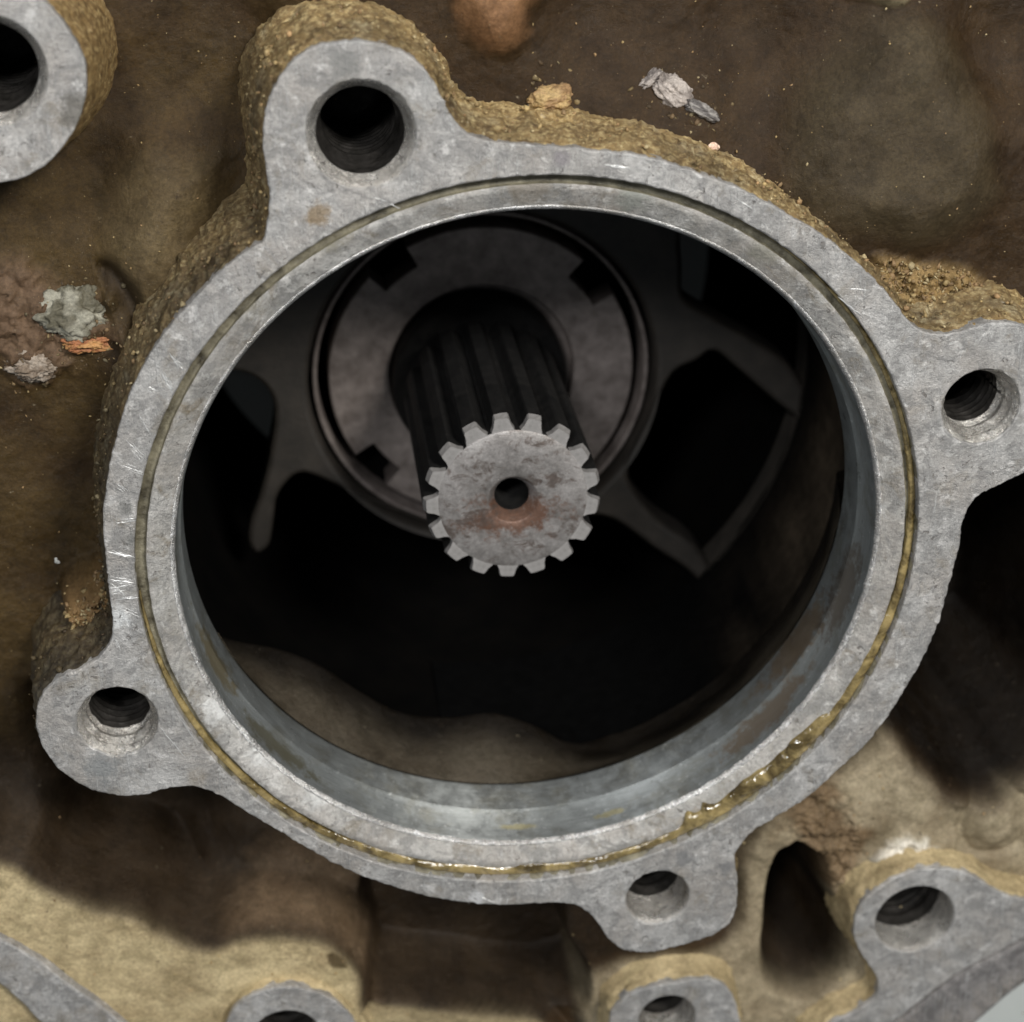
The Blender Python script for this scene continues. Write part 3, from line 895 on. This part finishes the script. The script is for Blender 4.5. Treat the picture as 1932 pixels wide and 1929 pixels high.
a0 = math.atan2(low[0][1], low[0][0]); a1 = math.atan2(low[-1][1], low[-1][0])
arc = np.linspace(a1, a0 + (2 * PI if a0 < a1 else 0), 150)
outline = np.vstack([low, np.column_stack([7.86 * np.cos(arc), 7.86 * np.sin(arc)])])
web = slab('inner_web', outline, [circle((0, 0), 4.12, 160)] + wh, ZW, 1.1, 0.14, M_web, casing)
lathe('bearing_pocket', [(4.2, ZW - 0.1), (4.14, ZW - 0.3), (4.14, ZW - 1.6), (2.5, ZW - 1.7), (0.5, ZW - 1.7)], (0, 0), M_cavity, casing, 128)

# lower inner casting wall seen past the bore
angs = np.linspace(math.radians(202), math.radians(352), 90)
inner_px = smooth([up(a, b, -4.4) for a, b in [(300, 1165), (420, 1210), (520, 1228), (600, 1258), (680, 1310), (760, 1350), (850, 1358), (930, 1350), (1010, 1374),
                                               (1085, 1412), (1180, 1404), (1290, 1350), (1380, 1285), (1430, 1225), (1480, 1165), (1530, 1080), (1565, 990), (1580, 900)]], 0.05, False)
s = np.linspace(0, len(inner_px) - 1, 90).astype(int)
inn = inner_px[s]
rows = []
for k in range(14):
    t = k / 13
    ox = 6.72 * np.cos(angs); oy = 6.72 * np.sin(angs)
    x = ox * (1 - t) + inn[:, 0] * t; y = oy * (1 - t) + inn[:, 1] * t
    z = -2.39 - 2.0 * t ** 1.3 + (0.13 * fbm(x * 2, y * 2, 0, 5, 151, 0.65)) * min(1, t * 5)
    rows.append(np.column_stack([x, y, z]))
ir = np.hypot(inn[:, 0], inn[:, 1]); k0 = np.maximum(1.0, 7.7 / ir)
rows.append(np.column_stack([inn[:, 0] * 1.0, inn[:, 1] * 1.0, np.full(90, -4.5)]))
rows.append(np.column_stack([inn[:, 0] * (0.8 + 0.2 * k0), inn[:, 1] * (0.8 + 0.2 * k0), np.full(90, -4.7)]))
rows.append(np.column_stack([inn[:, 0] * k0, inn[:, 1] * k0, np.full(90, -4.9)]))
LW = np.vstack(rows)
edge_shade = np.repeat(np.concatenate([np.linspace(0, 1, 14), [1, 1, 1]]), 90) + 0.25 * fbm(LW[:, 0], LW[:, 1], 0, 4, 155)
edge_shade = sst(0.35, 1.0, edge_shade)[:, None]  # floor falls into shade towards its far edge, painted as darker tint
link_mesh('lower_inner_wall', LW, grid_faces(90, len(rows), False), M_cast, casing, True, np.array([0.075, 0.064, 0.048]) * (1 - edge_shade) + np.array([0.010, 0.008, 0.006]) * edge_shade)

# ================================================================== BEARING RACE, LOCK RING, SHAFT
ZN = -9.63
race = lathe('bearing_race', [(4.02, ZN - 0.9), (4.02, ZN - 0.02), (3.99, ZN + 0.02), (3.93, ZN + 0.02), (3.90, ZN - 0.02), (3.90, ZN - 0.9)], (0, 0),
             M_nut, None, 160)
tag(race, 'thin dark steel bearing race round the notched lock ring', 'bearing race')

RN, RI = 3.64, 2.2
pts = []
cen = [math.radians(90 + 37), math.radians(90 - 50), math.radians(90 + 131), math.radians(90 - 140)]
hw = 0.155
A = np.linspace(0, 2 * PI, 361)[:-1]
ev = []
for a in A:
    da = min(abs((a - c + PI) % (2 * PI) - PI) for c in cen)
    ev.append((a, RN if da > hw else RN - 0.52))
for i, (a, r) in enumerate(ev):
    p = ev[i - 1]
    if p[1] != r:
        am = (a + (p[0] if i else 0)) / 2
        pts.append((p[1] * math.cos(am), p[1] * math.sin(am))); pts.append((r * math.cos(am), r * math.sin(am)))
    pts.append((r * math.cos(a), r * math.sin(a)))
nut = slab('lock_ring', pts, [circle((0, 0), RI, 128)], ZN, 0.9, 0.05, M_nut, None)
tag(nut, 'flat steel lock ring with square notches around the splined shaft base', 'lock ring')
collar = lathe('inner_spacer', [(2.34, ZN - 0.6), (2.32, ZN - 0.42), (2.18, ZN - 0.35), (2.05, ZN - 0.3), (1.95, ZN - 0.5)], (0, 0), M_nut, nut, 128)
lathe('recess', [(RI + 0.02, ZN - 0.1), (RI - 0.02, ZN - 0.7), (1.2, ZN - 0.75)], (0, 0), M_black, nut, 96)

ZT = -2.72
shaft = thing('splined_shaft', 'dark splined steel shaft end with rust round its centre hole', 'shaft', None, (-0.1, 0, -8))
SH = lambda z: z + 8
NT_ = 17
r0, r1 = 1.54, 1.86
core = lathe('shaft_body', [(r0, SH(ZT - 0.03)), (r0, SH(-8.4)), (1.7, SH(-8.8)), (2.0, SH(-9.0)), (2.06, SH(-9.1)), (2.06, SH(-10.2))], (0, 0), M_black, shaft, 136)
# end face with drilled centre
m, nt, bs = nodes('rusty_shaft_end'); N = NT(nt)
tex = N.new('ShaderNodeTexCoord').outputs['Object']
sep = N.new('ShaderNodeSeparateXYZ'); nt.links.new(tex, sep.inputs[0])
c = N.mix(N.ramp(N.noise(1.6, 7, 0.7), (0.34, 0), (0.66, 1)), (0.13, 0.12, 0.112), (0.29, 0.275, 0.265))
# rust spread below the centre hole
mp = N.new('ShaderNodeMapping'); nt.links.new(tex, mp.inputs[0]); mp.inputs['Location'].default_value = (0.0, 0.46, 0); mp.inputs['Scale'].default_value = (0.62, 1.35, 0)
ln = N.new('ShaderNodeVectorMath', operation='LENGTH'); nt.links.new(mp.outputs[0], ln.inputs[0])
rd = N.math('ADD', ln.outputs['Value'], N.math('MULTIPLY', N.math('SUBTRACT', N.noise(2.8, 8, 0.8), 0.5), 2.6))
c = N.mix(N.ramp(rd, (0.35, 0.9), (0.75, 0)), c, (0.10, 0.045, 0.024))
c = N.mix(N.ramp(N.noise(2.6, 6, 0.75, dist=0.6, stretch=(0.8, 1.3, 1)), (0.52, 0), (0.62, 0.85)), c, (0.075, 0.055, 0.045))
nt.links.new(c, bs.inputs['Base Color']); bs.inputs['Roughness'].default_value = 0.45; bs.inputs['Metallic'].default_value = 0.35
nt.links.new(N.bump(N.noise(8, 6, 0.7), 0.5, 0.03), bs.inputs['Normal'])
c2_ = N.ramp(N.noise(13, 5, 0.8), (0.3, 0.7), (0.7, 1.3)); nt.links.new(N.mix(1.0, c, c2_, 'MULTIPLY'), bs.inputs['Base Color'])
M_end = m
lathe('end_face', [(r0, SH(ZT - 0.03)), (r0 - 0.04, SH(ZT)), (1.1, SH(ZT)), (0.8, SH(ZT)), (0.54, SH(ZT)), (0.50, SH(ZT - 0.03)), (0.36, SH(ZT - 0.28))], (0, 0), M_end, shaft, 136,
      smooth_=False)
lathe('centre_hole', [(0.36, SH(ZT - 0.28)), (0.34, SH(ZT - 0.5)), (0.33, SH(ZT - 1.4)), (0.02, SH(ZT - 1.6))], (0, 0), M_black, shaft, 48)


def tooth_mesh():
    # cross-section in the plane: wide foot, narrow crown; front bevelled
    sec = [(r0 - 0.05, -0.265), (r0 + 0.01, -0.25), (r0 + 0.10, -0.20), (r1 - 0.04, -0.165), (r1, -0.14), (r1 + 0.008, 0), (r1, 0.14), (r1 - 0.04, 0.165),
           (r0 + 0.10, 0.20), (r0 + 0.01, 0.25), (r0 - 0.05, 0.265)]
    V = []; F = []; mats = []
    zs = [(ZT - 0.025, 'front'), (ZT - 0.17, 'bevel'), (-8.3, 'end'), (-8.8, 'tail')]
    n = len(sec)
    for z, k in zs:
        for r, t in sec:
            rr_ = r
            if k == 'front': rr_ = min(r, r0 + 0.03 + (r - r0) * 0.72); t = t * 0.93
            if k == 'tail': rr_ = r0 - 0.05
            V.append((t, rr_, SH(z)))
    for j in range(len(zs) - 1):
        for i in range(n - 1):
            F.append((j * n + i, j * n + i + 1, (j + 1) * n + i + 1, (j + 1) * n + i)); mats.append(1 if j > 0 else 0)
    F.append(tuple(range(n))[::-1]); mats.append(0)
    me = bpy.data.meshes.new('spline_tooth'); me.from_pydata(V, [], F)
    me.materials.append(M_tip); me.materials.append(M_black)
    me.polygons.foreach_set('material_index', mats); me.update()
    return me


tm = tooth_mesh()
for k in range(NT_):
    o = bpy.data.objects.new('spline_tooth', tm); COL.objects.link(o); o.parent = shaft
    o.rotation_euler = (0, 0, math.radians(-14 - k * 360 / NT_ + rnd.uniform(-0.7, 0.7)))
    o.scale = (1 + rnd.uniform(-0.08, 0.06), 1 + rnd.uniform(-0.022, 0.006), 1)   # worn unevenly


# ================================================================== LOOSE THINGS AND DIRT
ICO = None


def ico():
    t = (1 + 5 ** 0.5) / 2
    v = np.array([(-1, t, 0), (1, t, 0), (-1, -t, 0), (1, -t, 0), (0, -1, t), (0, 1, t), (0, -1, -t), (0, 1, -t), (t, 0, -1), (t, 0, 1), (-t, 0, -1), (-t, 0, 1)], float)
    v /= np.linalg.norm(v[0])
    f = np.array([(0, 11, 5), (0, 5, 1), (0, 1, 7), (0, 7, 10), (0, 10, 11), (1, 5, 9), (5, 11, 4), (11, 10, 2), (10, 7, 6), (7, 1, 8), (3, 9, 4), (3, 4, 2),
                  (3, 2, 6), (3, 6, 8), (3, 8, 9), (4, 9, 5), (2, 4, 11), (6, 2, 10), (8, 6, 7), (9, 8, 1)])
    return v, f


def lump(name, px, py, z, rx, ry, rz, col, mat, seed, sub=4, amp=0.35, tilt=0.0, f=1.3):
    """An irregular clod: subdivided ball, noise-shaped, coloured by patches."""
    v, fc = ico()
    for _ in range(sub):
        cache = {}; v = list(map(tuple, v)); nf = []
        def mid(a, b_):
            k = (min(a, b_), max(a, b_))
            if k not in cache:
                p = np.array(v[a]) + np.array(v[b_]); p /= np.linalg.norm(p); v.append(tuple(p)); cache[k] = len(v) - 1
            return cache[k]
        for a, b_, c_ in fc:
            ab, bc, ca = mid(a, b_), mid(b_, c_), mid(c_, a)
            nf += [(a, ab, ca), (b_, bc, ab), (c_, ca, bc), (ab, bc, ca)]
        fc = np.array(nf); v = np.array(v)
    n = fbm(v[:, 0] * f + seed, v[:, 1] * f, v[:, 2] * f, 5, seed, 0.62)
    g = fbm(v[:, 0] * 5 + seed, v[:, 1] * 5, v[:, 2] * 5, 4, seed + 9, 0.65)
    s = 1 + amp * n + amp * 0.45 * g
    w_ = v * s[:, None] * np.array([rx, ry, rz])
    ct, st = math.cos(tilt), math.sin(tilt)
    w_ = np.column_stack([w_[:, 0] * ct - w_[:, 1] * st, w_[:, 0] * st + w_[:, 1] * ct, w_[:, 2]])
    x, y = up(px, py, z)
    c0 = np.array(col[0]); c1_ = np.array(col[1])
    k = sst(-0.25, 0.25, fbm(v[:, 0] * 2.2, v[:, 1] * 2.2, v[:, 2] * 2.2, 4, seed + 3))[:, None]
    o = link_mesh(name, w_, fc, mat, None, True, c0 * (1 - k) + c1_ * k)
    o.location = (x, y, z)
    return o


def ground(px, py):
    """Height of the cast body under a traced point, by marching along the sight line."""
    z = 0.0
    for _ in range(200):
        x, y = up(px, py, z)
        i = int(round((y - gy[0]) / STEP)); j = int(round((x - gx[0]) / STEP))
        i = min(max(i, 0), ny - 1); j = min(max(j, 0), nx - 1)
        if H[i, j] >= z: return z
        z -= 0.05
    return z


def clod(px, py, rx, ry, rz, col, label, seed, tilt=0, amp=0.35, sink=0.3, cat='dirt clod', name='dirt_clod', f=1.3, group=None):
    z = ground(px, py)
    o = lump(name, px, py, z - rz * 0.05, rx, ry, rz, col, M_grain, seed, 4, amp, tilt, f)
    return tag(o, label, cat, group)


clod(140, 590, 0.66, 0.52, 0.26, ((0.30, 0.285, 0.225), (0.10, 0.09, 0.06)), 'pale grey-green corroded lump on the brown casing left of the ring', 12, amp=0.55, f=1.8, cat='corrosion lump', name='corrosion_lump')
clod(163, 648, 0.42, 0.17, 0.16, ((0.42, 0.22, 0.08), (0.30, 0.12, 0.05)), 'orange rust flake under the pale corroded lump', 15, amp=0.7, f=2.2, cat='rust flake', name='rust_flake')
clod(62, 692, 0.42, 0.28, 0.2, ((0.30, 0.25, 0.20), (0.16, 0.12, 0.085)), 'small lumpy brown clod low at the left edge', 18, amp=0.7, f=2.0)
clod(1270, 172, 0.42, 0.24, 0.24, ((0.42, 0.37, 0.33), (0.20, 0.17, 0.15)), 'crumpled pale grey flake on the dark casing above the ring', 22, -0.7, 0.55, cat='flake', name='metal_flake')
clod(1222, 150, 0.28, 0.10, 0.18, ((0.34, 0.30, 0.27), (0.15, 0.13, 0.12)), 'thin curled grey flake at the left end of the crumpled pale one', 23, 0.7, 0.6, cat='flake', name='metal_flake')
clod(1325, 210, 0.34, 0.12, 0.15, ((0.27, 0.25, 0.23), (0.10, 0.09, 0.085)), 'dark grey curled flake at the right end of the crumpled pale one', 24, -0.5, 0.6, cat='flake', name='metal_flake')
clod(1035, 185, 0.42, 0.24, 0.3, ((0.42, 0.29, 0.13), (0.28, 0.17, 0.08)), 'orange-brown clod on top of the sandy crust above the ring', 26, 0.1, 0.45)
clod(108, 1057, 0.07, 0.1, 0.05, ((0.7, 0.7, 0.66), (0.5, 0.5, 0.46)), 'tiny white chip on the smooth brown casing at the left', 27, 0.4, 0.3, cat='paint chip', name='paint_chip')
clod(1345, 278, 0.12, 0.09, 0.09, ((0.80, 0.62, 0.48), (0.6, 0.4, 0.3)), 'small pinkish grain in the crust at the upper right of the ring', 28, 0, 0.3, cat='grain', name='sand_grain')

# grains of sand caught on the side walls
gv, gf = ico()
GV, GF, GT = [], [], []
cols = [(0.40, 0.29, 0.13), (0.30, 0.20, 0.09), (0.50, 0.40, 0.22), (0.24, 0.16, 0.08), (0.36, 0.26, 0.12), (0.33, 0.21, 0.10)]
rs = np.random.RandomState(5)


def grain(x, y, z, r, bright=1.0):
    s = rs.uniform(0.4, 1.5, 3) * r
    q = gv * s * rs.uniform(0.55, 1.45, (12, 1))
    a = rs.uniform(0, 2 * PI); ca, sa = math.cos(a), math.sin(a)
    q = np.column_stack([q[:, 0] * ca - q[:, 1] * sa, q[:, 0] * sa + q[:, 1] * ca, q[:, 2]])
    GF.append(gf + 12 * len(GV)); GV.append(q + (x, y, z))
    GT.append(np.tile(np.array(cols[rs.randint(len(cols))]) * bright, (12, 1)))


for k in range(len(fl)):
    x, y = fl[k]; nx_, ny_ = fn[k]
    vis = ny_ * 0.43 + nx_ * -0.115
    if vis < 0.03: continue
    dens = 2
    cl = vn(np.array([x * 1.2]), np.array([y * 1.2]), 0, 77)[0]
    br = float(fl_tint(np.array([x]), np.array([y]), np.array([0.0]))[0, 0])
    for _ in range(dens):
        if rs.rand() > 0.35 + cl: continue
        if rs.rand() < 0.35: continue
        z = -0.06 - rs.rand() ** 1.2 * 1.7
        off = 0.13 * (-z) + 0.02 + rs.rand() * 0.08
        grain(x + nx_ * off + rs.uniform(-.05, .05), y + ny_ * off, z, 0.015 + 0.035 * rs.rand() ** 3, br)
# crumbs gathered round the lumps
for (qx, qy, sp, nn) in ((140, 600, 0.8, 260), (62, 700, 0.5, 120), (1270, 180, 0.5, 120), (1330, 215, 0.4, 70), (1035, 180, 0.5, 110), (165, 655, 0.5, 90)):
    zz = ground(qx, qy); x0_, y0_ = up(qx, qy, zz)
    for _ in range(nn):
        x_, y_ = x0_ + rs.randn() * sp * 0.6, y0_ + rs.randn() * sp * 0.5
        i = int(round((y_ - gy[0]) / STEP)); j = int(round((x_ - gx[0]) / STEP))
        if rs.rand() < 0.8: grain(x_, y_, H[i, j] - 0.01, 0.012 + 0.045 * rs.rand() ** 3, rs.choice([0.2, 0.35, 0.6]))
# grains on the crusty patches of the cast body
cand = np.argwhere((cm > 0.5) | (cm2 > 0.5) | (cm3 > 0.5))
for i, j in cand[rs.randint(len(cand), size=3000)]:
    if rr0[i, j] < 8.0: continue
    grain(X[i, j] + rs.uniform(-.03, .03), Y[i, j] + rs.uniform(-.03, .03), H[i, j] + 0.01, 0.018 + 0.045 * rs.rand() ** 3, 0.7)
cand = np.argwhere((rr0 > 8) & (H > -4))
for i, j in cand[rs.randint(len(cand), size=1500)]:
    grain(X[i, j], Y[i, j], H[i, j] + 0.005, 0.008 + 0.02 * rs.rand() ** 3, 0.9)
g = link_mesh('dirt_grains', np.vstack(GV), np.vstack(GF), M_grain, None, False, np.vstack(GT))
tag(g, 'loose sandy dirt grains stuck to the casing round the ring', 'dirt', None, 'stuff')

# ------------------------------------------------------------------ old oil in the seal groove
m, nt, bs = nodes('old_golden_oil'); N = NT(nt)
c = N.mix(N.ramp(N.noise(2.0, 5, 0.65, dist=0.5), (0.38, 0), (0.60, 1)), (0.055, 0.037, 0.010), (0.27, 0.205, 0.085))
nt.links.new(c, bs.inputs['Base Color']); bs.inputs['Roughness'].default_value = 0.10; bs.inputs['Specular IOR Level'].default_value = 0.8
bs.inputs['Coat Weight'].default_value = 0.5; bs.inputs['Coat Roughness'].default_value = 0.08
nt.links.new(N.bump(N.noise(3.5, 3, 0.5), 0.9, 0.12), bs.inputs['Normal'])
n = 700
A = np.linspace(math.radians(62), math.radians(-178), n)
V = []
rows = 9
deg = np.degrees(A)
wd = np.interp(-deg, [-62, -20, 0, 25, 42, 55, 70, 90, 120, 150, 178], [0.02, 0.045, 0.07, 0.12, 0.18, 0.17, 0.10, 0.12, 0.10, 0.06, 0.02])
wd = wd * (1 + 0.35 * fbm(A * 9, A * 0, 0, 3, 161)) + 0.10 * np.exp(-((deg + 61) / 3.0) ** 2) * (1 + fbm(A * 30, A * 0, 0, 2, 162))
for k in range(rows):
    t = k / (rows - 1) * PI
    r = 7.52 + 0.02 - wd * (1 - np.cos(t)) + 0.0
    z = -0.235 + (0.02 + wd * 0.45) * np.sin(t) * (1 + 0.5 * fbm(A * 22 + t, A * 0 + t * 1.2, 0, 2, 163)) + (-0.06 if k in (0, rows - 1) else 0)
    V.append(np.column_stack([r * np.cos(A), r * np.sin(A), z]))
oil = link_mesh('oil_film', np.vstack(V), grid_faces(n, rows, False), m, None)
tag(oil, 'golden old oil lying in the groove round the lower half of the ring', 'oil')

# lighter burrs and nicks on the face of the ring at the left
SV, SF, ST = [], [], []


def nick(ax, ay, bx_, by_, wdt):
    p, q = np.array(up(ax, ay, 0)), np.array(up(bx_, by_, 0))
    dd = q - p; L = np.linalg.norm(dd); dd /= L; nn = np.array([-dd[1], dd[0]])
    m_ = 9; b0 = len(SV)
    for i in range(m_):
        t = i / (m_ - 1); c_ = p + dd * L * t + nn * 0.01 * rs.uniform(-1, 1)
        w_ = wdt * (1 - (2 * t - 1) ** 2) ** 0.5 * rs.uniform(0.5, 1.1) + 0.002
        SV.append((*(c_ - nn * w_), 0.003)); SV.append((*c_, 0.004 + 0.012 * rs.rand())); SV.append((*(c_ + nn * w_), 0.003))
    for i in range(m_ - 1):
        for j in (0, 1):
            a_ = b0 + i * 3 + j
            SF.append((a_, a_ + 1, a_ + 4, a_ + 3))


cc = lambda x_, y_: ((x_ / 2.7557) / 1.06, (600 + y_ / 2.7557) / 1.06)
for L in [(930, 290, 1020, 395), (880, 385, 955, 525), (905, 400, 950, 500), (815, 480, 860, 500), (690, 765, 800, 890), (670, 910, 795, 955),
          (590, 1385, 745, 1420), (640, 1230, 750, 1215), (600, 1540, 740, 1560), (600, 1590, 730, 1570), (640, 1650, 765, 1640), (660, 1700, 770, 1750),
          (765, 630, 830, 745), (640, 1010, 700, 1060), (620, 1850, 660, 1925), (610, 1560, 700, 1640), (605, 1610, 690, 1600), (940, 300, 985, 380)]:
    nick(*cc(L[0], L[1]), *cc(L[2], L[3]), rs.uniform(0.005, 0.016))
    for _ in range(3):
        j = rs.uniform(-16, 16, 2); f_ = rs.uniform(0.3, 0.8); g_ = rs.uniform(0, 1 - f_)
        ax_, ay_ = L[0] + (L[2] - L[0]) * g_ + j[0], L[1] + (L[3] - L[1]) * g_ + j[1]
        nick(*cc(ax_, ay_), *cc(ax_ + (L[2] - L[0]) * f_, ay_ + (L[3] - L[1]) * f_), rs.uniform(0.003, 0.008))
for L in [(1140, 310, 1190, 318), (1150, 314, 1200, 322), (700, 372, 730, 380), (735, 385, 755, 395), (900, 1690, 935, 1705), (870, 1685, 885, 1705),
          (960, 1690, 955, 1706), (1385, 372, 1420, 395), (1580, 560, 1630, 600), (1600, 545, 1640, 548), (828, 188, 842, 192), (300, 1370, 350, 1430), (330, 1340, 370, 1400)]:
    nick(*L, rs.uniform(0.006, 0.016))
sm = mat_simple('bright_scratch', (0.5, 0.5, 0.49), (0.66, 0.66, 0.65), 0.35, 0.5, 8, 0.3)
sc_ = link_mesh('scratch_marks', SV, SF, sm, face, False)
sc_['kind'] = 'stuff'

# ------------------------------------------------------------------ bench below
bx0 = [(-60, -60, -9.5), (60, -60, -9.5), (60, 60, -9.5), (-60, 60, -9.5)]
bench = link_mesh('workbench_surface', [(x, y, -18) for x, y, z in bx0], [(0, 1, 2, 3)], mat_simple('pale_bench', (0.50, 0.53, 0.50), (0.6, 0.62, 0.6), 0.6, 0, 0.5, 0.1), None, False)
tag(bench, 'pale grey workbench surface seen past the lower right rim', None, None, 'structure')
